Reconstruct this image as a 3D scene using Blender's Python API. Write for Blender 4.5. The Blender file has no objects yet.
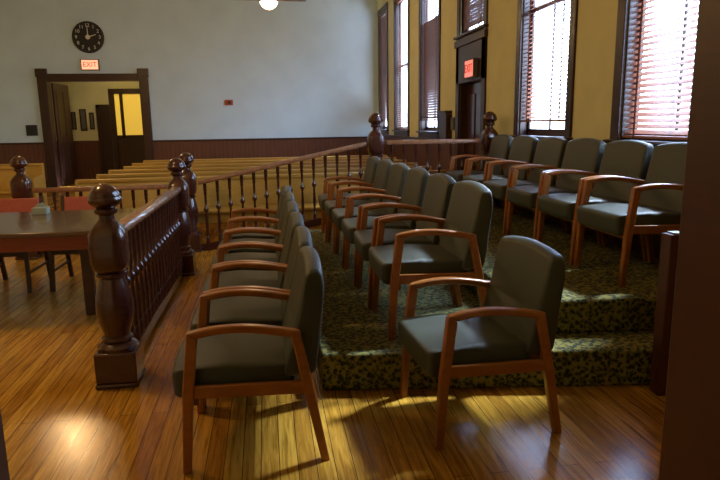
import bpy, bmesh, math, random
from mathutils import Vector, Matrix
random.seed(7)
SC = bpy.context.scene
COL = SC.collection
PI = math.pi

# ------------------------------------------------------------------ materials
def new_mat(name):
    m = bpy.data.materials.new(name); m.use_nodes = True
    nt = m.node_tree; nt.nodes.clear()
    out = nt.nodes.new('ShaderNodeOutputMaterial'); b = nt.nodes.new('ShaderNodeBsdfPrincipled')
    nt.links.new(b.outputs[0], out.inputs[0])
    return m, nt, b
def nn(nt, t, **kw):
    n = nt.nodes.new(t)
    for k, v in kw.items():
        if hasattr(n, k): setattr(n, k, v)
        else: n.inputs[k].default_value = v
    return n
def ramp(nt, fac, stops):
    r = nt.nodes.new('ShaderNodeValToRGB'); e = r.color_ramp.elements
    while len(e) < len(stops): e.new(0.5)
    for i, (p, c) in enumerate(stops): e[i].position = p; e[i].color = (*c, 1)
    nt.links.new(fac, r.inputs[0]); return r
def coords(nt, scale, rot=(0,0,0)):
    tc = nt.nodes.new('ShaderNodeTexCoord'); mp = nt.nodes.new('ShaderNodeMapping')
    mp.inputs['Scale'].default_value = scale; mp.inputs['Rotation'].default_value = rot
    nt.links.new(tc.outputs['Object'], mp.inputs[0]); return mp
def bump(nt, b, h, s, d=0.01):
    n = nt.nodes.new('ShaderNodeBump'); n.inputs['Strength'].default_value = s; n.inputs['Distance'].default_value = d
    nt.links.new(h, n.inputs['Height']); nt.links.new(n.outputs[0], b.inputs['Normal'])
def wood(name, c1, c2, rough=.3, scale=(3,3,18), coat=0.0):
    m, nt, b = new_mat(name)
    mp = coords(nt, scale)
    n = nn(nt, 'ShaderNodeTexNoise', Scale=2.0, Detail=5.0, Roughness=.6, Distortion=.6)
    nt.links.new(mp.outputs[0], n.inputs['Vector'])
    r = ramp(nt, n.outputs['Fac'], [(.3, c1), (.7, c2)])
    nt.links.new(r.outputs[0], b.inputs['Base Color'])
    b.inputs['Roughness'].default_value = rough; b.inputs['Coat Weight'].default_value = coat
    bump(nt, b, n.outputs['Fac'], .08, .004)
    return m
def plain(name, c, rough=.6, metal=0.0, noise=0.0, nscale=6.0, bstr=0.0):
    m, nt, b = new_mat(name)
    mp = coords(nt, (1,1,1))
    n = nn(nt, 'ShaderNodeTexNoise', Scale=nscale, Detail=4.0)
    nt.links.new(mp.outputs[0], n.inputs['Vector'])
    lo = tuple(v*(1-noise) for v in c); hi = tuple(min(1, v*(1+noise)) for v in c)
    r = ramp(nt, n.outputs['Fac'], [(.3, lo), (.7, hi)])
    nt.links.new(r.outputs[0], b.inputs['Base Color'])
    b.inputs['Roughness'].default_value = rough; b.inputs['Metallic'].default_value = metal
    if bstr: bump(nt, b, n.outputs['Fac'], bstr, .003)
    return m
def glow(name, c, s):
    m, nt, b = new_mat(name)
    b.inputs['Base Color'].default_value = (*c, 1)
    b.inputs['Emission Color'].default_value = (*c, 1); b.inputs['Emission Strength'].default_value = s
    return m
def floor_mat():
    m, nt, b = new_mat('floor_boards')
    mp = coords(nt, (1,1,1), (0,0,PI/2))
    br = nn(nt, 'ShaderNodeTexBrick', offset=.37, squash=1.0)
    br.inputs['Scale'].default_value = 1.0; br.inputs['Brick Width'].default_value = 2.3
    br.inputs['Row Height'].default_value = .082; br.inputs['Mortar Size'].default_value = .0022
    br.inputs['Mortar Smooth'].default_value = .3; br.inputs['Bias'].default_value = 0
    br.inputs['Color1'].default_value = (0,0,0,1); br.inputs['Color2'].default_value = (1,1,1,1)
    br.inputs['Mortar'].default_value = (.5,.5,.5,1)
    nt.links.new(mp.outputs[0], br.inputs['Vector'])
    tone = ramp(nt, br.outputs['Color'], [(0, FLOOR[0]), (.5, FLOOR[1]), (1, FLOOR[2])])
    mp2 = coords(nt, (22, 1.3, 1))
    g = nn(nt, 'ShaderNodeTexNoise', Scale=2.2, Detail=6.0, Roughness=.65, Distortion=.8)
    nt.links.new(mp2.outputs[0], g.inputs['Vector'])
    gr = ramp(nt, g.outputs['Fac'], [(.35, (.38,.30,.22)), (.6, (1,1,1))])
    mix = nt.nodes.new('ShaderNodeMix'); mix.data_type = 'RGBA'; mix.blend_type = 'MULTIPLY'; mix.inputs[0].default_value = .8
    nt.links.new(tone.outputs[0], mix.inputs[6]); nt.links.new(gr.outputs[0], mix.inputs[7])
    w = nn(nt, 'ShaderNodeTexNoise', Scale=.9, Detail=3.0)           # worn patches
    mp3 = coords(nt, (1,1,1)); nt.links.new(mp3.outputs[0], w.inputs['Vector'])
    wr = ramp(nt, w.outputs['Fac'], [(.35, (.62,.55,.45)), (.6, (1,1,1))])
    mix2 = nt.nodes.new('ShaderNodeMix'); mix2.data_type = 'RGBA'; mix2.blend_type = 'MULTIPLY'; mix2.inputs[0].default_value = .7
    nt.links.new(mix.outputs[2], mix2.inputs[6]); nt.links.new(wr.outputs[0], mix2.inputs[7])
    mix3 = nt.nodes.new('ShaderNodeMix'); mix3.data_type = 'RGBA'
    nt.links.new(br.outputs['Fac'], mix3.inputs[0]); nt.links.new(mix2.outputs[2], mix3.inputs[6]); mix3.inputs[7].default_value = (.07,.035,.01,1)
    nt.links.new(mix3.outputs[2], b.inputs['Base Color'])
    rr = nt.nodes.new('ShaderNodeMapRange'); rr.inputs[3].default_value = .10; rr.inputs[4].default_value = .30
    nt.links.new(g.outputs['Fac'], rr.inputs[0]); nt.links.new(rr.outputs[0], b.inputs['Roughness'])
    bump(nt, b, g.outputs['Fac'], .12, .004)
    return m
def carpet_mat():
    m, nt, b = new_mat('carpet_pattern')
    mp = coords(nt, (1,1,1))
    v = nn(nt, 'ShaderNodeTexVoronoi', Scale=42.0); v.feature = 'SMOOTH_F1'
    w = nn(nt, 'ShaderNodeTexNoise', Scale=60.0, Detail=3.0, Distortion=1.6)
    nt.links.new(mp.outputs[0], v.inputs['Vector']); nt.links.new(mp.outputs[0], w.inputs['Vector'])
    add = nn(nt, 'ShaderNodeMath', operation='MULTIPLY_ADD'); add.inputs[1].default_value = .9
    nt.links.new(v.outputs['Distance'], add.inputs[0]); nt.links.new(w.outputs['Fac'], add.inputs[2])
    r = ramp(nt, add.outputs[0], [(.66, (.010,.020,.012)), (.78, (.03,.04,.016)), (.90, (.155,.135,.02)), (1.0, (.25,.215,.045))])
    nt.links.new(r.outputs[0], b.inputs['Base Color']); b.inputs['Roughness'].default_value = .95
    n2 = nn(nt, 'ShaderNodeTexNoise', Scale=260.0, Detail=2.0); nt.links.new(mp.outputs[0], n2.inputs['Vector'])
    bump(nt, b, n2.outputs['Fac'], .6, .006)
    return m
def panel_mat(name, c1, c2, pitch, axis):
    """vertical boards with v-grooves"""
    m, nt, b = new_mat(name)
    tc = nt.nodes.new('ShaderNodeTexCoord'); sp = nt.nodes.new('ShaderNodeSeparateXYZ'); nt.links.new(tc.outputs['Object'], sp.inputs[0])
    d = nn(nt, 'ShaderNodeMath', operation='DIVIDE'); d.inputs[1].default_value = pitch; nt.links.new(sp.outputs[axis], d.inputs[0])
    f = nn(nt, 'ShaderNodeMath', operation='FRACT'); nt.links.new(d.outputs[0], f.inputs[0])
    g = ramp(nt, f.outputs[0], [(0, (0,0,0)), (.07, (1,1,1)), (.93, (1,1,1)), (1, (0,0,0))])
    mp = coords(nt, (8,8,1)); n = nn(nt, 'ShaderNodeTexNoise', Scale=2.0, Detail=5.0); nt.links.new(mp.outputs[0], n.inputs['Vector'])
    r = ramp(nt, n.outputs['Fac'], [(.3, c1), (.7, c2)])
    mx = nt.nodes.new('ShaderNodeMix'); mx.data_type = 'RGBA'; mx.inputs[6].default_value = (*[v*.3 for v in c1], 1)
    nt.links.new(g.outputs[0], mx.inputs[0]); nt.links.new(r.outputs[0], mx.inputs[7]); nt.links.new(mx.outputs[2], b.inputs['Base Color'])
    b.inputs['Roughness'].default_value = .4
    bump(nt, b, g.outputs[0], .5, .006)
    return m
def glass_mat():
    m, nt, b = new_mat('window_glass'); nt.nodes.remove(b)
    out = [n for n in nt.nodes if n.type == 'OUTPUT_MATERIAL'][0]
    t = nt.nodes.new('ShaderNodeBsdfTransparent'); g = nt.nodes.new('ShaderNodeBsdfGlossy'); g.inputs['Roughness'].default_value = .03
    t.inputs[0].default_value = (.93,.95,.97,1)
    mx = nt.nodes.new('ShaderNodeMixShader'); mx.inputs[0].default_value = .06
    nt.links.new(t.outputs[0], mx.inputs[1]); nt.links.new(g.outputs[0], mx.inputs[2]); nt.links.new(mx.outputs[0], out.inputs[0])
    return m

FLOOR = ((.60,.30,.036), (.74,.40,.052), (.49,.225,.026))
M = dict(
    floor=floor_mat(), carpet=carpet_mat(),
    plaster=plain('wall_plaster', (.74,.70,.40), .85, noise=.05, nscale=3, bstr=.05),
    plaster_daylit=plain('back_wall_daylit_plaster', (.60,.76,.84), .85, noise=.04, nscale=2, bstr=.05),  # blue cast of the window daylight is put into this wall colour
    ceiling=plain('ceiling_plaster', (.60,.56,.38), .9, noise=.04),
    wains_x=panel_mat('wainscot_boards_back', (.10,.032,.014), (.15,.052,.022), .11, 0),
    wains_y=panel_mat('wainscot_boards_side', (.09,.03,.013), (.13,.045,.02), .11, 1),
    dark=wood('dark_stained_trim', (.030,.010,.006), (.050,.018,.009), .35),
    jamb=wood('red_brown_jamb', (.060,.015,.007), (.085,.022,.010), .45),
    mahog=wood('varnished_mahogany', (.042,.010,.006), (.064,.017,.009), .22, (4,4,10), .4),
    rail=wood('handrail_wood', (.20,.085,.035), (.32,.15,.07), .25, (10,10,3), .3),
    chair=wood('cherry_chair_wood', (.27,.086,.014), (.37,.130,.024), .3, (4,14,10), .15),
    oak=wood('yellow_oak', (.36,.21,.030), (.47,.285,.048), .35, (1.2,10,10), .1),
    table=wood('table_wood', (.07,.035,.014), (.11,.055,.02), .16, (2,12,12), .3),
    tablered=wood('table_apron_wood', (.22,.04,.018), (.30,.065,.03), .3),
    fabric=plain('grey_green_upholstery', (.048,.053,.035), .52, noise=.12, nscale=220, bstr=.35),
    red=plain('red_leather', (.36,.075,.045), .4, noise=.1, nscale=30),
    pad=plain('pale_green_fabric', (.22,.26,.16), .8, noise=.1, nscale=60),
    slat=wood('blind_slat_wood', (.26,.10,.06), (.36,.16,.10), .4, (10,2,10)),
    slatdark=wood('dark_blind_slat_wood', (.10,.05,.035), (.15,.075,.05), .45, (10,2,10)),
    cord=plain('blind_cord', (.16,.06,.04), .8),
    glass=glass_mat(),
    black=plain('black_enamel', (.012,.014,.016), .35),
    white=plain('off_white_paint', (.75,.75,.68), .6),
    brass=plain('aged_brass', (.45,.30,.10), .35, 1.0),
    metal=plain('dull_metal', (.5,.5,.52), .3, 1.0),
    grey=plain('grey_plastic', (.13,.13,.11), .6),
    paper=plain('pale_green_tissue', (.26,.31,.24), .8),
    redbox=plain('red_plastic', (.42,.05,.02), .5),
    bowl=glow('lit_glass_bowl', (1,.80,.48), 7.0),
    signglow=glow('lit_exit_face', (1,.42,.24), .85),
    signpink=glow('lit_exit_face_pink', (1,.22,.17), .75),
    signred=plain('exit_letters', (.60,.03,.02), .6),
    yellowlit=glow('lit_yellow_glass', (.95,.62,.08), .36),
)

# ------------------------------------------------------------------ helpers
class MB:
    def __init__(s): s.bm = bmesh.new()
    def box(s, x0, x1, y0, y1, z0, z1, mat=None):
        vs = [s.bm.verts.new(p) for p in ((x0,y0,z0),(x1,y0,z0),(x1,y1,z0),(x0,y1,z0),(x0,y0,z1),(x1,y0,z1),(x1,y1,z1),(x0,y1,z1))]
        for f in ((0,3,2,1),(4,5,6,7),(0,1,5,4),(1,2,6,5),(2,3,7,6),(3,0,4,7)): s.bm.faces.new([vs[i] for i in f])
        return s
    def prism(s, pts, ax, a, b):
        """extrude polygon pts along axis ax ('x','y','z') from a to b; pts are the other two coordinates in order"""
        def P(p, t):
            return {'x': (t, p[0], p[1]), 'y': (p[0], t, p[1]), 'z': (p[0], p[1], t)}[ax]
        A = [s.bm.verts.new(P(p, a)) for p in pts]; B = [s.bm.verts.new(P(p, b)) for p in pts]
        n = len(pts); s.bm.faces.new(A); s.bm.faces.new(B[::-1])
        for i in range(n): s.bm.faces.new([A[(i+1) % n], A[i], B[i], B[(i+1) % n]])
        return s
    def lathe(s, prof, cx=0, cy=0, cz=0, n=20, axis='z'):
        rings = []
        for r, z in prof:
            ring = []
            for k in range(n):
                a = 2*PI*k/n; u, v = r*math.cos(a), r*math.sin(a)
                p = (cx+u, cy+v, cz+z) if axis == 'z' else ((cx+u, cy+z, cz+v) if axis == 'y' else (cx+z, cy+u, cz+v))
                ring.append(s.bm.verts.new(p))
            rings.append(ring)
        for a, b in zip(rings, rings[1:]):
            for k in range(n): s.bm.faces.new([a[k], a[(k+1) % n], b[(k+1) % n], b[k]])
        s.bm.faces.new(rings[0][::-1]); s.bm.faces.new(rings[-1])
        return s
    def bar(s, p, q, w, h):
        """rectangular bar from p to q, w sideways, h vertical"""
        p, q = Vector(p), Vector(q); d = (q-p).normalized()
        side = d.cross(Vector((0,0,1)));
        if side.length < 1e-4: side = Vector((1,0,0))
        side.normalize(); up = side.cross(d)
        c = [(-1,-1),(1,-1),(1,1),(-1,1)]
        A = [s.bm.verts.new(p+side*a*w/2+up*b*h/2) for a, b in c]; B = [s.bm.verts.new(q+side*a*w/2+up*b*h/2) for a, b in c]
        s.bm.faces.new(A[::-1]); s.bm.faces.new(B)
        for i in range(4): s.bm.faces.new([A[i], A[(i+1) % 4], B[(i+1) % 4], B[i]])
        return s
    def build(s, name, mat, parent=None, bevel=0.0, smooth=False, seg=2):
        bmesh.ops.recalc_face_normals(s.bm, faces=s.bm.faces)
        me = bpy.data.meshes.new(name); s.bm.to_mesh(me); s.bm.free()
        me.materials.append(mat)
        o = bpy.data.objects.new(name, me); COL.objects.link(o)
        if parent: o.parent = parent
        if smooth:
            for p in me.polygons: p.use_smooth = True
            try: me.set_sharp_from_angle(angle=math.radians(42))
            except Exception: pass
        if bevel:
            b = o.modifiers.new('bevel', 'BEVEL'); b.width = bevel; b.segments = seg; b.limit_method = 'ANGLE'; b.angle_limit = math.radians(40)
            for p in me.polygons: p.use_smooth = True
            try: me.set_sharp_from_angle(angle=math.radians(60))
            except Exception: pass
        return o
def struct(o): o['kind'] = 'structure'; return o
def tag(o, label, cat, group=None):
    o['label'] = label; o['category'] = cat
    if group: o['group'] = group
    return o
def thing(name, label, cat, loc=(0,0,0), rz=0, group=None):
    o = bpy.data.objects.new(name, None); COL.objects.link(o); o.location = loc; o.rotation_euler = (0,0,rz)
    o.empty_display_size = .1
    return tag(o, label, cat, group)
def dup(root, loc, rz, label, group=None):
    r = root.copy(); COL.objects.link(r); r.location = loc; r.rotation_euler = (0,0,rz); r['label'] = label
    if group: r['group'] = group
    for ch in list(root.children):
        c = ch.copy(); COL.objects.link(c); c.parent = r
        for g in list(ch.children):
            d = g.copy(); COL.objects.link(d); d.parent = c
    return r
def text_mesh(name, txt, size, mat, parent, loc, rot, depth=.002):
    cu = bpy.data.curves.new(name, 'FONT'); cu.body = txt; cu.size = size; cu.align_x = 'CENTER'; cu.align_y = 'CENTER'; cu.extrude = depth
    tmp = bpy.data.objects.new(name+'_tmp', cu); COL.objects.link(tmp)
    bpy.context.view_layer.update()
    me = bpy.data.meshes.new_from_object(tmp.evaluated_get(bpy.context.evaluated_depsgraph_get()))
    bpy.data.objects.remove(tmp); me.materials.clear(); me.materials.append(mat)
    o = bpy.data.objects.new(name, me); COL.objects.link(o); o.parent = parent; o.location = loc; o.rotation_euler = rot
    return o

# ------------------------------------------------------------------ camera
cam_d = bpy.data.cameras.new('camera'); cam = bpy.data.objects.new('camera', cam_d); COL.objects.link(cam)
R = ((0.9884243147925617, 0.04275398578806301, -0.14556603527639614),
     (-0.15100266535023638, 0.18438220190134125, -0.9711855634630991),
     (-0.014682267671563073, 0.9819242844136441, 0.18870381738262063))
cam.matrix_world = Matrix.Translation((0,0,1.5)) @ Matrix(R).to_quaternion().to_matrix().to_4x4()
cam_d.sensor_width = 36; cam_d.lens = 611/720*36; cam_d.clip_start = .05; cam_d.clip_end = 200
SC.camera = cam

# ------------------------------------------------------------------ room shell
WX, BY, CZ, LX = 3.0, 16.4, 4.7, -7.2      # right wall, back wall, ceiling, left wall
SILL, TOP = 1.32, 4.15
WIN = [(3.61,5.03), (5.75,7.17), (10.45,11.9), (12.75,14.25), (14.98,16.22)]   # outer casing limits along Y
EXTRA = (1.35, 2.77)
DOOR = (8.2, 9.5)
struct(MB().box(LX, WX, .2, BY, -.12, 0).build('floor', M['floor']))
struct(MB().box(LX-.2, WX+.14, 1.0, BY+.2, CZ, CZ+.15).build('ceiling', M['ceiling']))
struct(MB().box(LX-.2, LX, .2, BY, -.12, CZ).build('wall_left', M['plaster']))
# back wall with the doorway
b = MB()
b.box(LX-.2, -5.30, BY, BY+.2, -.12, CZ).box(-2.98, WX+.14, BY, BY+.2, -.12, CZ).box(-5.30, -2.98, BY, BY+.2, 2.70, CZ)
struct(b.build('wall_back', M['plaster_daylit']))
# right wall with window openings
b = MB(); c = .12
ops = sorted([(a+c, d-c) for a, d in WIN])
edges = [.2] + [v for o in ops for v in o] + [BY]
for i in range(0, len(edges), 2):
    a, d = edges[i], edges[i+1]
    if a < 8.3 < d: b.box(WX, WX+.14, a, DOOR[0]+.14, SILL, TOP).box(WX, WX+.14, DOOR[1]-.14, d, SILL, TOP).box(WX, WX+.14, DOOR[0]+.14, DOOR[1]-.14, 2.42, 2.72)
    else: b.box(WX, WX+.14, a, d, SILL, TOP)
b.box(WX, WX+.14, .2, DOOR[0]+.14, -.12, SILL).box(WX, WX+.14, DOOR[1]-.14, BY, -.12, SILL).box(WX, WX+.14, .2, BY, TOP, CZ)
struct(b.build('wall_right', M['plaster']))
# wall through whose doorway we look
struct(MB().box(LX, -.72, 1.0, 1.2, 0, CZ).box(1.12, WX, 1.0, 1.2, 0, CZ).box(-.72, 1.12, 1.0, 1.2, 3.0, CZ).build('wall_front', M['plaster']))
struct(MB().box(-.74, -.530, .96, 1.2, 0, 2.95).box(.886, 1.14, .96, 1.2, 0, 2.95).box(-.530, .886, .96, 1.2, 2.82, 2.95).build('door_1', M['jamb'], bevel=.006))
struct(MB().box(-1.9, 1.9, -3.0, .2, -.12, 0).build('floor_blocker', M['floor']))  # unseen closed box behind the camera, added to keep sky light out
struct(MB().box(-2.0, -1.9, -3.0, 1.0, 0, 3.3).build('wall_blocker_left', M['plaster']))
struct(MB().box(1.9, 2.0, -3.0, 1.0, 0, 3.3).build('wall_blocker_right', M['plaster']))
struct(MB().box(-2.0, 2.0, -3.1, -3.0, 0, 3.3).build('wall_blocker_back', M['plaster']))
struct(MB().box(-2.0, 2.0, -3.1, 1.0, 3.3, 3.4).build('ceiling_blocker', M['ceiling']))
# wainscots, caps, baseboards
struct(MB().box(LX, -5.44, BY-.03, BY, 0, 1.09).box(-2.86, WX-.03, BY-.03, BY, 0, 1.09).build('trim_1', M['wains_x']))
struct(MB().box(LX, -5.44, BY-.055, BY, 1.09, 1.135).box(-2.86, WX-.03, BY-.055, BY, 1.09, 1.135).build('trim_2', M['dark'], bevel=.008))
struct(MB().box(WX-.03, WX, 1.2, DOOR[0], 0, 1.16).box(WX-.03, WX, DOOR[1], BY-.03, 0, 1.16).build('trim_3', M['wains_y']))
struct(MB().box(WX-.055, WX, 1.2, DOOR[0], 1.16, 1.2).box(WX-.055, WX, DOOR[1], BY-.06, 1.16, 1.2).build('trim_4', M['dark'], bevel=.008))
struct(MB().box(LX, -5.44, BY-.05, BY-.03, 0, .2).box(-2.86, WX-.05, BY-.05, BY-.03, 0, .2).build('baseboard_back', M['dark'], bevel=.006))
struct(MB().box(WX-.05, WX-.03, DOOR[1], BY-.05, 0, .2).box(WX-.05, WX-.03, 7.6, DOOR[0], 0, .2).build('baseboard_right', M['dark'], bevel=.006))

# ------------------------------------------------------------------ windows and blinds
def window(k, y0, y1, zb=SILL, zt=TOP):
    b = MB(); X = WX
    b.box(X-.025, X, y0, y0+.12, zb-.12, zt+.12).box(X-.025, X, y1-.12, y1, zb-.12, zt+.12)      # casing
    b.box(X-.03, X, y0, y1, zt, zt+.14).box(X-.025, X, y0, y1, zb-.12, zb-.02)
    b.box(X, X+.14, y0+.12, y0+.14, zb, zt).box(X, X+.14, y1-.14, y1-.12, zb, zt)                  # reveals
    root = struct(b.build('window_%d' % k, M['dark'], bevel=.006))
    MB().box(X-.07, X+.14, y0-.03, y1+.03, zb-.03, zb+.005).build('window_sill', M['dark'], root, bevel=.008)
    b = MB(); ya, yb = y0+.14, y1-.14; mid = (zb+zt)/2
    for a, d in ((ya, ya+.05), (yb-.05, yb)): b.box(X+.09, X+.12, a, d, zb, zt)
    for a, d in ((zb, zb+.08), (mid-.03, mid+.03), (zt-.06, zt)): b.box(X+.09, X+.12, ya, yb, a, d)
    b.box(X+.094, X+.116, (ya+yb)/2-.012, (ya+yb)/2+.012, zb, zt)
    b.build('window_sash', M['dark'], root, bevel=.004)
    MB().box(X+.103, X+.107, ya+.05, yb-.05, zb+.08, zt-.06).build('window_pane', M['glass'], root)
    return root
def blind(y0, y1, zlow, tilt, label, mat='slat', zb=SILL, zt=TOP, tilt_hi=None, zsplit=99, pitch=.046):
    """wooden venetian blind; slats lie along Y, turned by tilt about Y (positive: room edge lower)"""
    ya, yb = y0+.15, y1-.15; xc = WX+.034
    t = thing('venetian_blind', label, 'blind', (xc, (ya+yb)/2, zt))
    def lz(z): return z-zt
    h = (yb-ya)/2
    MB().box(-.03, .03, -h, h, -.06, -.002).build('headrail', M[mat], t, bevel=.004)
    b = MB(); z = zt-.09
    while z > zlow+.05:
        a = tilt_hi if (tilt_hi is not None and z > zsplit) else tilt
        a += random.uniform(-.03, .03)
        dx, dz = .025*math.cos(a), .025*math.sin(a); nx, nz = -math.sin(a)*.0015, math.cos(a)*.0015
        b.prism([(-dx+nx, lz(z)-dz+nz), (dx+nx, lz(z)+dz+nz), (dx-nx, lz(z)+dz-nz), (-dx-nx, lz(z)-dz-nz)], 'y', -h, h)
        z -= pitch
    b.build('slat_panel', M[mat], t)
    MB().box(-.028, .028, -h, h, lz(zlow), lz(zlow)+.022).build('bottom_rail', M[mat], t, bevel=.003)
    for yy in (-h*.72, h*.72):
        MB().box(-.03, -.0275, yy-.012, yy+.012, lz(zlow), -.05).build('ladder_tape', M['cord'], t)
    MB().lathe([(.004,0),(.004,1.6)], -.045, -h+.10, lz(zt)-1.7, 6).build('pull_cord', M['cord'], t)
    return t
for i, (a, d) in enumerate(WIN): window(i+1, a, d)
window(6, DOOR[0], DOOR[1], 2.76, TOP)
R_ = math.radians
blind(*WIN[0], SILL+.02, R_(40), 'wide wooden venetian blind with sunlit slats in the window nearest the dark jamb')
blind(*WIN[1], SILL+.16, R_(30), 'wooden venetian blind in the bright window behind the back-row armchairs, white daylight through it')
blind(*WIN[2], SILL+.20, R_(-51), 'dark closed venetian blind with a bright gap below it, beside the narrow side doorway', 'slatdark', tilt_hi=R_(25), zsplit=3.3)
blind(*WIN[3], SILL+.02, R_(12), 'pale bright venetian blind in the tall window between two darker ones', tilt_hi=R_(40), zsplit=2.5)
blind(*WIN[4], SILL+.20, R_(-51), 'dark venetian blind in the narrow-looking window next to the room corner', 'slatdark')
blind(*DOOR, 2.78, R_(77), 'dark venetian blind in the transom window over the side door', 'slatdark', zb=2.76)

# side door under its transom
b = MB()
b.box(WX-.03, WX, DOOR[0], DOOR[0]+.15, 0, 2.76).box(WX-.03, WX, DOOR[1]-.15, DOOR[1], 0, 2.76).box(WX-.03, WX, DOOR[0], DOOR[1], 2.06, 2.62)
b.box(WX-.055, WX, DOOR[0]-.02, DOOR[1]+.02, 2.60, 2.70).box(WX, WX+.14, DOOR[0]+.14, DOOR[0]+.16, 0, 2.6).box(WX, WX+.14, DOOR[1]-.16, DOOR[1]-.14, 0, 2.6).box(WX, WX+.12, DOOR[0]+.15, DOOR[1]-.15, 2.06, 2.45)
d2 = struct(b.build('door_2', M['dark'], bevel=.006))
b = MB(); b.box(WX+.10, WX+.13, DOOR[0]+.16, DOOR[1]-.16, 0, 2.06)
for za, zb_ in ((.2,.9),(1.05,1.9)):
    for ya, yb in ((8.45,8.8),(8.92,9.27)): b.box(WX+.085, WX+.10, ya, yb, za, zb_)
b.build('door_leaf', M['mahog'], d2, bevel=.008)
MB().lathe([(.012,0),(.012,.05),(.028,.055),(.028,.08),(.01,.09)], WX+.01, 8.42, 1.0, 12, 'x').build('door_handle', M['brass'], d2, smooth=True)

# double doorway in the back wall
b = MB()
b.box(-5.44, -5.22, BY-.08, BY+.2, 0, 2.86).box(-3.06, -2.84, BY-.08, BY+.2, 0, 2.86).box(-5.44, -2.84, BY-.06, BY+.2, 2.60, 2.78)
b.box(-5.46, -5.20, BY-.10, BY, 2.70, 2.90).box(-3.08, -2.82, BY-.10, BY, 2.70, 2.90)
d3 = struct(b.build('door_3', M['dark'], bevel=.008))
b = MB(); b.box(0, 1.02, -.025, .025, .01, 2.58)
for za, zb_ in ((.2,1.1),(1.25,2.4)):
    for xa, xb in ((.12,.45),(.57,.9)): b.box(xa, xb, -.04, -.025, za, zb_)
leaf = b.build('door_leaf', M['dark'], d3, bevel=.006); leaf.location = (-5.20, BY+.24, 0); leaf.rotation_euler = (0,0,R_(87))
# corridor beyond
HY = 19.0
struct(MB().box(LX, -1.6, BY+.2, HY+.2, -.12, 0).build('floor_hall', M['floor']))
struct(MB().box(LX, -1.6, BY+.2, HY+.2, 3.3, 3.4).build('ceiling_hall', M['ceiling']))
struct(MB().box(LX, -1.6, HY, HY+.2, 0, 3.3).build('wall_hall', M['plaster']))
struct(MB().box(LX-.2, LX, BY+.2, HY+.2, 0, 3.3).build('wall_hall_left', M['plaster']))
struct(MB().box(-1.6, -1.4, BY+.2, HY+.2, 0, 3.3).build('wall_hall_right', M['plaster']))
struct(MB().box(LX, -4.75, HY-.03, HY, 0, 1.1).build('trim_5', M['wains_x']))
d4 = struct(MB().box(-4.42, -4.27, HY-.08, HY, 0, 2.5).box(-3.50, -3.34, HY-.08, HY, 0, 2.5).box(-4.42, -3.34, HY-.09, HY, 2.42, 2.56)
            .box(-4.27, -3.5, HY-.05, HY, 0, 1.16).box(-4.13, -4.04, HY-.07, HY, 1.16, 2.42).box(-4.27,-3.5,HY-.07,HY,1.16,1.24).build('door_4', M['dark'], bevel=.006))
MB().box(-4.27, -4.13, HY-.03, HY-.02, 1.24, 2.40).build('door_glass', M['yellowlit'], d4)
MB().box(-4.04, -3.50, HY-.03, HY-.02, 1.24, 2.40).build('door_glass', M['yellowlit'], d4)
d5 = struct(MB().box(-4.80, -4.72, HY-.06, HY, 0, 2.12).box(-4.80, -4.44, HY-.06, HY, 2.04, 2.12).box(-4.72, -4.44, HY-.02, HY, 0, 2.04).build('door_5', M['dark']))
# framed pictures in the corridor
for (x0, x1, z0, z1, lab) in ((-5.50,-5.38,1.42,1.92,'narrow dark framed picture on corridor wall, nearest the open door leaf'),
                              (-5.27,-5.09,1.38,2.0,'largest dark framed picture on the corridor wall'),
                              (-5.01,-4.88,1.42,1.9,'small dark framed picture on corridor wall, nearest the dark inner doorway')):
    t = thing('framed_picture', lab, 'picture', ((x0+x1)/2, HY, z0), 0, 'pictures on the corridor wall')
    w, h = (x1-x0)/2, z1-z0
    MB().box(-w, w, -.03, -.005, 0, .03).box(-w, w, -.03, -.005, h-.03, h).box(-w, -w+.03, -.03, -.005, .03, h-.03).box(w-.03, w, -.03, -.005, .03, h-.03).build('frame', M['dark'], t)
    MB().box(-w+.03, w-.03, -.018, -.005, .03, h-.03).build('print', M['grey'], t)

# ------------------------------------------------------------------ wall fittings
t = thing('wall_clock', 'round black wall clock with white numerals above the back doorway', 'clock', (-4.17, BY, 3.64))
MB().lathe([(.365,0),(.375,-.03),(.365,-.05),(.345,-.055),(.34,-.035)], 0, 0, 0, 48, 'y').build('clock_case', M['black'], t, smooth=True)
MB().lathe([(.34,-.036),(.34,-.040)], 0, 0, 0, 48, 'y').build('clock_face', M['black'], t)
for k in range(1, 13):
    a = PI/2-2*PI*k/12
    text_mesh('numeral', str(k), .115, M['white'], t, (.275*math.cos(a), -.044, .275*math.sin(a)), (PI/2,0,0))
def hand(name, ang, l, w):
    a = R_(ang); d = Vector((math.sin(a),0,math.cos(a))); s = Vector((math.cos(a),0,-math.sin(a)))
    b = MB(); pts = [d*-.05+s*w, d*l+s*w*.4, d*l-s*w*.4, d*-.05-s*w]
    b.prism([(p.x, p.z) for p in pts], 'y', -.058, -.052).build(name, M['white'], t)
hand('hour_hand', 72, .20, .016); hand('minute_hand', 0, .27, .012)
MB().lathe([(.055,-.060),(.055,-.064),(.03,-.07)], 0, 0, 0, 20, 'y').build('centre_cap', M['white'], t, smooth=True)

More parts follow.
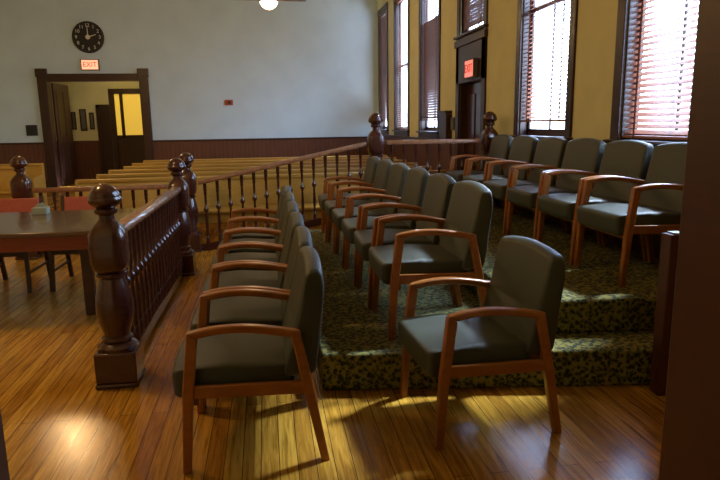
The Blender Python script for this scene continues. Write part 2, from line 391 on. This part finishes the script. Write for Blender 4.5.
def exit_sign(label, loc, rz, w, h, glowm, letter):
    t = thing('exit_sign', label, 'sign', loc, rz)
    MB().box(-w/2, w/2, -.07, 0, 0, h).build('housing', M['grey'], t, bevel=.006)
    MB().box(-w/2+.02, w/2-.02, -.074, -.069, .02, h-.02).build('lit_face', glowm, t)
    text_mesh('lettering', 'EXIT', h*.62, letter, t, (0,-.076,h/2), (PI/2,0,0))
exit_sign('lit EXIT sign on the back wall between the clock and the doorway', (-4.18, BY, 2.86), 0, .42, .26, M['signglow'], M['signred'])
exit_sign('pink-red lit EXIT sign above the dark side door', (WX-.03, 8.66, 2.10), -PI/2, .38, .26, M['signpink'], M['signred'])
tag(MB().box(-5.83, -5.57, BY-.03, BY, 1.30, 1.56).box(-5.80, -5.60, BY-.038, BY-.03, 1.33, 1.53).build('wall_plaque', M['black'], bevel=.004), 'small square black plaque on back wall left of doorway', 'plaque')
t = thing('fire_alarm_pull', 'tiny red and brown alarm box in the middle of the bare back wall', 'alarm', (-.89, BY, 1.99))
MB().box(-.10, .10, -.05, 0, 0, .13).build('housing', M['redbox'], t, bevel=.008)
MB().box(-.03, .05, -.065, -.05, .03, .10).build('pull_handle', M['black'], t, bevel=.004)
t = thing('wall_cabinet', 'dark narrow wooden cabinet on the yellow wall left of the side door', 'cabinet', (WX, 9.96, 1.2))
MB().box(-.10, 0, -.20, .22, .0, .44).box(-.12, 0, -.22, .24, .42, .47).build('body', M['dark'], t, bevel=.006)
MB().box(-.09, .0, -.215, -.20, .03, .40).build('door', M['mahog'], t, bevel=.003)
tag(MB().box(WX-.04, WX, 9.54, 9.70, 1.36, 1.56).box(WX-.045, WX-.04, 9.56, 9.68, 1.38, 1.54).build('switch_box', M['grey'], bevel=.005), 'small grey box on the wall between dark cabinet and side door', 'box')

# ------------------------------------------------------------------ jury platforms
P1, P2 = .22, .43
EXP = 7.42
struct(MB().prism([(.26,3.25),(WX-.03,2.86),(WX-.03,EXP),(.26,EXP)], 'z', 0, P1).build('floor_platform_lower', M['carpet'], bevel=.018, seg=3))
struct(MB().prism([(1.5,3.34),(WX-.03,3.19),(WX-.03,EXP),(1.5,EXP)], 'z', P1, P2).build('floor_platform_upper', M['carpet'], bevel=.018, seg=3))

# ------------------------------------------------------------------ jury chairs
def pillow(sections, ys, rad):
    """loft of closed (u,z) outline across y with pillowed ends"""
    bm = bmesh.new(); rings = []
    cu = sum(p[0] for p in sections)/len(sections); cz = sum(p[1] for p in sections)/len(sections)
    y0, y1 = ys; st = []
    n = 5
    for k in range(n+1):
        a = PI/2*k/n; st.append((y0+rad*(1-math.cos(PI/2-PI/2+a)) if False else y0+rad*(1-math.cos(a)), rad*(1-math.sin(a))))
    mid = [(y0+rad+(y1-y0-2*rad)*j/6, -.006*math.sin(PI*j/6)) for j in range(1, 6)]
    st = st+mid+[(y1-(s[0]-y0), s[1]) for s in reversed(st)]
    for y, ins in st:
        ring = []
        for (u, z) in sections:
            d = Vector((u-cu, z-cz)); L = d.length
            # inset by an absolute distance on both axes
            su = 1-ins/max(abs(hu), 1e-3) if False else 1
            ring.append((u, y, z, ins))
        rings.append(ring)
    us = [p[0] for p in sections]; zs = [p[1] for p in sections]
    def shrink(u, z, ins):
        # move toward the local outline centre by ins
        d = Vector((cu-u, cz-z)); return (u+d.x*min(1, ins/max(d.length, 1e-4)), z+d.y*min(1, ins/max(d.length, 1e-4)))
    V = []
    for ring in rings:
        V.append([bm.verts.new((shrink(u, z, i)[0], y, shrink(u, z, i)[1])) for u, y, z, i in ring])
    m = len(sections)
    for a, b in zip(V, V[1:]):
        for k in range(m): bm.faces.new([a[k], a[(k+1) % m], b[(k+1) % m], b[k]])
    bm.faces.new(V[0]); bm.faces.new(V[-1][::-1])
    q = MB(); q.bm.free(); q.bm = bm; return q
def round_poly(pts, r, n=4):
    out = []; m = len(pts)
    for i in range(m):
        p0, p, p1 = Vector(pts[i-1]), Vector(pts[i]), Vector(pts[(i+1) % m])
        a = (p0-p); b = (p1-p); rr = min(r, a.length*.45, b.length*.45); a.normalize(); b.normalize()
        s, e = p+a*rr, p+b*rr
        for k in range(n+1):
            t = k/n; out.append(tuple((1-t)**2*s+2*t*(1-t)*p+t*t*e))
    return out
def jury_chair(label, loc, rz, group):
    """u (local x) runs from the front legs back; the chair faces -x"""
    t = thing('armchair', label, 'chair', loc, rz, group)
    W = .31; aw = .046
    seat = round_poly([(-.022,.330),(-.030,.465),(.20,.480),(.50,.455),(.50,.340)], .035)
    pillow(seat, (-W+aw+.004, W-aw-.004), .03).build('seat', M['fabric'], t, smooth=True)
    back = round_poly([(.450,.40),(.505,.62),(.566,.888),(.630,.893),(.645,.80),(.618,.55),(.592,.40)], .03)
    q = pillow(back, (-W+.030, W-.030), .030)
    for v in q.bm.verts:
        if v.co.z > .6: v.co.z += .022*(1-(v.co.y/.28)**2)*(v.co.z-.6)/.3-.012*(v.co.z-.6)/.3; v.co.x += .010*(1-(v.co.y/.28)**2)
    q.build('backrest', M['fabric'], t, smooth=True)
    def arc(u0, z0, u1, z1, h, n=10):
        return [(u0+(u1-u0)*k/n, z0+(z1-z0)*k/n+h*math.sin(PI*(k/n)**.85)) for k in range(n+1)]
    for s in (-1, 1):
        ya, yb = (s*W, s*(W-aw)); ya, yb = min(ya, yb), max(ya, yb)
        MB().prism([(.0,0),(.036,0),(.066,.36),(.098,.615),(.052,.640),(.018,.36)], 'y', ya+.003, yb-.003).build('leg', M['chair'], t, bevel=.007)
        MB().prism([(.645,0),(.608,0),(.535,.36),(.490,.600),(.530,.620),(.583,.36)], 'y', ya+.003, yb-.003).build('leg', M['chair'], t, bevel=.007)
        up = arc(.052,.640,.535,.620,.032); lo = arc(.098,.615,.492,.594,.024)
        MB().prism(up+lo[::-1], 'y', ya, yb).build('armrest', M['chair'], t, bevel=.008)
        MB().prism([(.062,.345),(.548,.330),(.536,.388),(.069,.400)], 'y', ya+.01, yb-.010).build('side_rail', M['chair'], t, bevel=.004)
    MB().box(.055, .085, -W+aw-.005, W-aw+.005, .300, .340).build('front_rail', M['chair'], t, bevel=.004)
    MB().box(.545, .572, -W+aw-.005, W-aw+.005, .325, .385).build('back_rail', M['chair'], t, bevel=.004)
    return t
G1, G2, G3 = 'front row of jury armchairs on the wood floor', 'middle row of jury armchairs on the lower step', 'back row of jury armchairs under the windows'
ordn = ['second', 'third', 'fourth', 'fifth', 'sixth']
proto = jury_chair('large near green-cushioned armchair at the bottom left, closest of the row along the balustrade', (-.42, 2.52+.305, 0), R_(.2), G1)
PR = bpy.data.objects
for k in range(1, 6):
    dup(proto, (-.42+random.uniform(-.008,.008), 2.83+.63*k, 0), R_(random.uniform(-.5,.5)),
        '%s armchair from the camera in the floor row beside the left balustrade' % ordn[k-1] if k < 5 else 'farthest armchair of the floor row, nearest the sloping rail', G1)
dup(proto, (.700, 2.825, 0), R_(4.0), 'single green-cushioned armchair standing on the wood floor in front of the carpeted step', None)
for k in range(6):
    dup(proto, (.672-.014*k, 3.70+.632*k, P1), R_(random.uniform(-.8,.8)),
        ('nearest armchair of the middle row, on the lower carpeted step, light falling on its seat' if k == 0 else
         'farthest armchair of the middle row, in front of the tall newel post' if k == 5 else
         '%s armchair from the camera in the middle row on the lower carpeted step' % ordn[k-1]), G2)
for k in range(6):
    dup(proto, (2.215-.004*k, 3.82+.645*k, P2), R_(random.uniform(-.8,.8)),
        ('nearest armchair of the back row, partly hidden by the dark jamb' if k == 0 else
         'farthest armchair of the back row under the windows, next to the level rail' if k == 5 else
         '%s armchair from the jamb in the back row on the upper carpeted step' % ordn[k-1]), G3)
for o in list(COL.objects):
    if o.get('group') and o['label'].startswith('single'): del o['group']

# ------------------------------------------------------------------ newels and balustrades
def newel(label, loc, rz=0, sc=1.0, base=0.0):
    t = thing('newel_post', label, 'post', loc, rz, 'turned mahogany newel posts')
    MB().box(-.121, .121, -.121, .121, 0, .03).box(-.116, .116, -.116, .116, .03, .215).build('plinth', M['mahog'], t, bevel=.010)
    prof = [(.085,.205),(.112,.215),(.116,.235),(.10,.25),(.078,.262),(.088,.272),(.088,.285),(.072,.297),(.080,.33),(.098,.38),(.106,.44),(.104,.50),(.094,.56),(.080,.61),(.072,.64),(.086,.655),(.086,.672),(.07,.68)]
    MB().lathe(prof, n=28).build('turned_shaft', M['mahog'], t, smooth=True)
    prof = [(.066,.672),(.084,.684),(.100,.705),(.108,.74),(.110,.80),(.110,.87),(.106,.90),(.094,.925),(.076,.95),(.058,.968),(.047,.980)]
    q = MB().lathe(prof, n=48)
    for v in q.bm.verts:                       # squarish turned bulb
        a = math.atan2(v.co.y, v.co.x); k = (abs(math.cos(a))**3.6+abs(math.sin(a))**3.6)**(-1/3.6); f = min(1, max(0, (1.0-v.co.z)/.08))
        k = 1+(k*.93-1)*f if v.co.z > .92 else k*.93
        v.co.x *= k; v.co.y *= k
    q.build('turned_bulb', M['mahog'], t, smooth=True)
    prof = [(.030,.975),(.043,.98),(.041,1.005),(.058,1.015),(.064,1.025),(.062,1.040),(.050,1.048),(.078,1.066),(.090,1.082),(.092,1.100),(.084,1.112),(.085,1.118),(.074,1.142),(.052,1.166),(.026,1.181),(.006,1.185)]
    MB().lathe(prof, n=28).build('finial', M['mahog'], t, smooth=True)
    return t
n0 = newel('large dark turned newel post at the near end of the left balustrade', (-.915, 3.62, 0))
BAR = 7.5
for loc, lab in (((-.89, 6.32, 0), 'turned newel post at the far end of the left balustrade'),
                 ((-.94, BAR, 0), 'turned newel post where the sloping rail begins, just behind another post'),
                 ((-2.79, BAR, 0), 'turned newel post at the far left behind the table'),
                 ((1.34, BAR, P2), 'tall-standing newel post at the top of the sloping rail, against the far wall corner'),
                 ((2.80, BAR, P2), 'newel post against yellow wall behind the back-row armchairs')):
    o = dup(n0, loc, 0, lab)
def baluster_prof(h, r=.021):
    return [(r,0),(r,.12*h),(r*.75,.13*h),(r*1.05,.16*h),(r*.7,.19*h),(r*.85,.26*h),(r*.95,.32*h),(r*.75,.42*h),(r*.6,.52*h),(r*1.2,.545*h),(r*1.5,.57*h),(r*1.2,.595*h),(r*.6,.62*h),(r*.75,.70*h),(r*.7,.80*h),(r*1.0,.83*h),(r*.8,.86*h),(r,.87*h),(r,h)]
def balustrade(label, p, q, z0a, z0b, z1a, z1b, pitch, railw=.085, bot=.07, fill=None):
    """p, q plan ends; z0 bottom rail centre, z1 handrail centre at each end"""
    t = thing('balustrade', label, 'railing', (p[0], p[1], 0), 0, 'turned wooden balustrades')
    d = Vector((q[0]-p[0], q[1]-p[1])); L = d.length; u = d/L
    pr_ = [(-railw/2,-.028),(railw/2,-.028),(railw/2+.006,0),(railw/2-.012,.026),(-railw/2+.012,.026),(-railw/2-.006,0)]
    def sweep(prof, za, zb):
        b = MB(); s = Vector((u.y, -u.x)); n = len(prof)
        A = [b.bm.verts.new((s.x*a, s.y*a, za+c)) for a, c in prof]; B = [b.bm.verts.new((d.x+s.x*a, d.y+s.y*a, zb+c)) for a, c in prof]
        b.bm.faces.new(A); b.bm.faces.new(B[::-1])
        for i in range(n): b.bm.faces.new([A[i], B[i], B[(i+1) % n], A[(i+1) % n]])
        return b
    sweep(pr_, z1a, z1b).build('handrail', M['rail'], t, bevel=.006)
    sweep([(-.03,-bot/2),(.03,-bot/2),(.03,bot/2),(-.03,bot/2)], z0a, z0b).build('bottom_rail', M['mahog'], t, bevel=.005)
    if fill:
        sweep([(-.04,fill[0]-0.0),(.04,fill[0]),(.04,fill[1]),(-.04,fill[1])], z0a, z0b).build('base_board', M['mahog'], t)
    n = max(1, round(L/pitch)); g = L/n
    for k in range(n):
        f = (k+.5)/n; zb = z0a+(z0b-z0a)*f+bot/2-.012; zt = z1a+(z1b-z1a)*f-.02
        b = MB().lathe(baluster_prof(zt-zb), n=10)
        o = b.build('baluster', M['mahog'], t, smooth=True); o.location = (d.x*f, d.y*f, zb)
    return t
balustrade('left balustrade with close-set turned spindles running away beside the floor row of chairs', (-.913, 3.743), (-.890, 6.197), .07, .07, .885, .885, .135)
balustrade('sloping balustrade rising to the right across the far end of the jury chairs', (-.817, BAR), (1.217, BAR), .04, .435, .825, 1.245, .15, bot=.06, fill=(-.06,-.005))
balustrade('level balustrade on the platform behind the back-row armchairs', (1.463, BAR), (2.677, BAR), P2+.08, P2+.08, 1.255, 1.255, .15, bot=.06)
balustrade('low level balustrade at left between the table and the gallery benches', (-2.667, BAR), (-1.063, BAR), .07, .07, .79, .79, .15)
# dark post below right, beside the jamb
t = thing('gate_post', 'low dark wooden post with a metal cap beside the right-hand jamb', 'post', (2.195, 2.89, 0))
MB().box(-.115, .20, -.03, .03, .02, .88).build('panel', M['jamb'], t, bevel=.006)
MB().box(-.13, -.07, -.04, .04, 0, .90).build('post', M['jamb'], t, bevel=.006)
MB().box(-.10, -.04, -.036, .036, .90, .908).build('metal_cap', M['metal'], t, bevel=.002)

# ------------------------------------------------------------------ gallery benches
def bench(label, x0, x1, y, group, h=.83):
    L = x1-x0
    t = thing('gallery_bench', label, 'bench', (x0, y, 0), 0, group)
    MB().box(.03, L-.03, -.44, .0, .40, .44).build('seat', M['oak'], t, bevel=.012)
    MB().prism([(-.01,.42),(.02,.42),(.105,h-.03),(.075,h-.03)], 'x', .03, L-.03).build('backrest', M['oak'], t)
    MB().prism([(.05,h-.045),(.13,h-.045),(.135,h-.005),(.125,h),(.06,h),(.05,h-.01)], 'x', 0.0, L).build('top_rail', M['oak'], t, bevel=.004)
    for xa in (0, L-.04):
        MB().prism([(-.46,0),(.10,0),(.12,.3),(.14,h-.02),(.05,h-.02),(.0,.62),(-.40,.60),(-.46,.56)], 'x', xa, xa+.04).build('end_panel', M['oak'], t, bevel=.006)
    MB().box(.05, L-.05, -.40, -.37, .28, .40).build('front_apron', M['oak'], t)
    return t
rows = [8.24, 9.10, 9.96, 10.82, 11.68, 12.54]
nm = ['nearest the rail', 'second behind the rail', 'third behind the rail', 'fourth behind the rail', 'fifth behind the rail', 'farthest, its whole top edge showing under the panelling']
for k, y in enumerate(rows):
    bench('long yellow oak gallery bench, '+nm[k], -2.44+(.04 if k % 2 else 0), 2.5, y, 'long gallery benches')
for k, y in enumerate((11.5, 12.36)):
    bench('short oak bench end at far left across the aisle, '+('front one' if k == 0 else 'the one behind'), -6.6, -4.2, y, 'gallery benches left of the aisle')

# ------------------------------------------------------------------ counsel table and chairs
t = thing('counsel_table', 'dark wooden table with reddish apron at left behind the big newel post', 'table', (-2.3, 5.25, 0), R_(0))
MB().box(-1.3, 1.13, -.62, .60, .72, .755).build('tabletop', M['table'], t, bevel=.008)
for a, d, e, f in ((-1.2,1.02,-.52,-.49), (-1.2,1.02,.37,.40), (.99,1.02,-.49,.37), (-1.2,-1.17,-.49,.37)):
    MB().box(a, d, e, f, .60, .72).build('apron', M['tablered'], t, bevel=.003)
for a in (-1.17, .80):
    for e in (-.22, .30): MB().prism([(a,e),(a+.08,e),(a+.08,e+.07),(a,e+.07)], 'z', 0, .72).build('leg', M['dark'], t, bevel=.006)
def table_chair(label, x, y, sm='red'):
    t = thing('table_chair', label, 'chair', (x, y, 0), 0, 'red-backed chairs at the table')
    MB().box(-.23, .23, -.24, .22, .40, .46).build('seat', M[sm], t, bevel=.018)
    MB().prism([(.20,.52),(.245,.52),(.31,.80),(.27,.825)], 'x', -.20, .20).build('backrest', M['red'], t, bevel=.014)
    for s in (-1, 1):
        MB().bar((s*.205,-.21,.42), (s*.215,-.26,0), .036, .036).build('leg', M['dark'], t)
        MB().bar((s*.215,.22,.42), (s*.215,.32,0), .036, .036).build('leg', M['dark'], t)
        MB().bar((s*.215,.20,.40), (s*.215,.30,.83), .034, .034).build('back_post', M['dark'], t)
        MB().bar((s*.215,-.23,.18), (s*.215,.27,.18), .02, .025).build('stretcher', M['dark'], t)
    MB().box(-.21, .21, -.235, -.215, .34, .40).build('seat_frame', M['dark'], t)
    return t
table_chair('red-backed chair behind the table, beside the far left newel post', -2.43, 6.12, 'pad')
table_chair('red-backed chair behind the table, nearer the big newel post', -1.80, 6.12)
t = thing('tissue_box', 'small pale green box on the far edge of the table between two red chairs', 'box', (-1.97, 5.66, .755))
MB().box(-.06, .06, -.05, .05, 0, .06).build('carton', M['paper'], t, bevel=.004)
MB().prism([(-.03,.055),(.03,.055),(.045,.085),(.01,.098),(-.04,.08)], 'y', -.012, .012).build('tissue', M['paper'], t)

LAMP = 75
# ------------------------------------------------------------------ ceiling fans with lit bowls
def fan(label, x, y, ang=0, watts=LAMP):
    z = 3.58
    t = thing('ceiling_fan', label, 'fan', (x, y, z), ang, 'ceiling fans with lit bowls')
    MB().lathe([(.012,-.005),(.02,0),(.08,.015),(.135,.06),(.165,.115),(.165,.125),(.14,.125)], n=32).build('glass_bowl', M['bowl'], t, smooth=True)
    MB().lathe([(.004,-.03),(.012,-.02),(.012,-.002)], n=10).build('bowl_knob', M['brass'], t, smooth=True)
    MB().lathe([(.10,.125),(.12,.14),(.13,.17),(.13,.24),(.08,.27),(.03,.28)], n=24).build('motor_housing', M['brass'], t, smooth=True)
    MB().lathe([(.012,.27),(.012,CZ-z-.05),(.07,CZ-z-.04),(.07,CZ-z)], n=14).build('down_rod', M['brass'], t, smooth=True)
    for k in range(4):
        o = MB().prism([(.12,-.035),(.30,-.065),(.66,-.075),(.69,-.05),(.69,.05),(.66,.075),(.30,.065),(.12,.035)], 'z', .160, .168).build('blade', M['dark'], t)
        o.rotation_euler = (R_(0), 0, PI/2*k)
    lamp = bpy.data.lights.new('bowl_lamp', 'POINT'); lamp.energy = watts; lamp.color = (1,.62,.27); lamp.shadow_soft_size = .17
    lo = bpy.data.objects.new('bowl_lamp', lamp); COL.objects.link(lo); lo.location = (x, y, z-.22)
    return t
fan('ceiling fan with bright lit glass bowl, at top centre before the back wall', .165, 12.0, R_(3), 28)
fan('ceiling fan with lit bowl hanging over the left of the gallery', -3.25, 9.7, R_(20), 60)
fan('ceiling fan with lit bowl hanging over the floor in front of the jury chairs', -2.2, 4.2, R_(40))
hl = bpy.data.lights.new('hall_fill', 'POINT'); hl.energy = 9; hl.color = (1,.72,.30); hl.shadow_soft_size = .2  # unseen fill light added to brighten the corridor, no fixture
ho = bpy.data.objects.new('hall_fill', hl); COL.objects.link(ho); ho.location = (-4.0, 17.8, 3.0)

# ------------------------------------------------------------------ daylight
w = bpy.data.worlds.new('sky'); SC.world = w; w.use_nodes = True
nt = w.node_tree; nt.nodes.clear()
out = nt.nodes.new('ShaderNodeOutputWorld'); bg = nt.nodes.new('ShaderNodeBackground')
tc = nt.nodes.new('ShaderNodeTexCoord'); sp = nt.nodes.new('ShaderNodeSeparateXYZ'); nt.links.new(tc.outputs['Generated'], sp.inputs[0])
r = ramp(nt, sp.outputs[2], [(0.0, (.42,.45,.55)), (.12, (.58,.74,1.0)), (.7, (.38,.60,1.0))])
mr = nt.nodes.new('ShaderNodeMapRange'); mr.inputs[1].default_value = -1; mr.inputs[2].default_value = 1
nt.links.new(r.outputs[0], bg.inputs[0]); bg.inputs[1].default_value = 17.0
nt.links.new(bg.outputs[0], out.inputs[0])
for (a, d), zb in [(v, SILL) for v in WIN] + [(DOOR, 2.76)]:
    L = bpy.data.lights.new('window_portal', 'AREA'); L.shape = 'RECTANGLE'; L.size = TOP-zb; L.size_y = d-a-.28
    L.cycles.is_portal = True
    o = bpy.data.objects.new('window_portal', L); COL.objects.link(o); o.location = (WX+.145, (a+d)/2, (TOP+zb)/2); o.rotation_euler = (0, PI/2, 0)
sun = bpy.data.lights.new('sun', 'SUN'); sun.energy = 18.0; sun.color = (.68,.82,1.0); sun.angle = R_(6)
so = bpy.data.objects.new('sun', sun); COL.objects.link(so)
dirv = Vector((-1.0, -.5, -1.35)).normalized(); so.rotation_euler = dirv.to_track_quat('-Z', 'Y').to_euler(); so.location = (8, 6, 8)

SC.view_settings.view_transform = 'Standard'; SC.view_settings.look = 'None'
SC.view_settings.exposure = 0.58; SC.view_settings.gamma = 1.0; SC.view_settings.use_curve_mapping = False
try:
    SC.cycles.use_denoising = True
    SC.cycles.max_bounces = 8; SC.cycles.transparent_max_bounces = 16
    SC.cycles.sample_clamp_indirect = 4.0; SC.cycles.caustics_reflective = False; SC.cycles.caustics_refractive = False
except Exception: pass
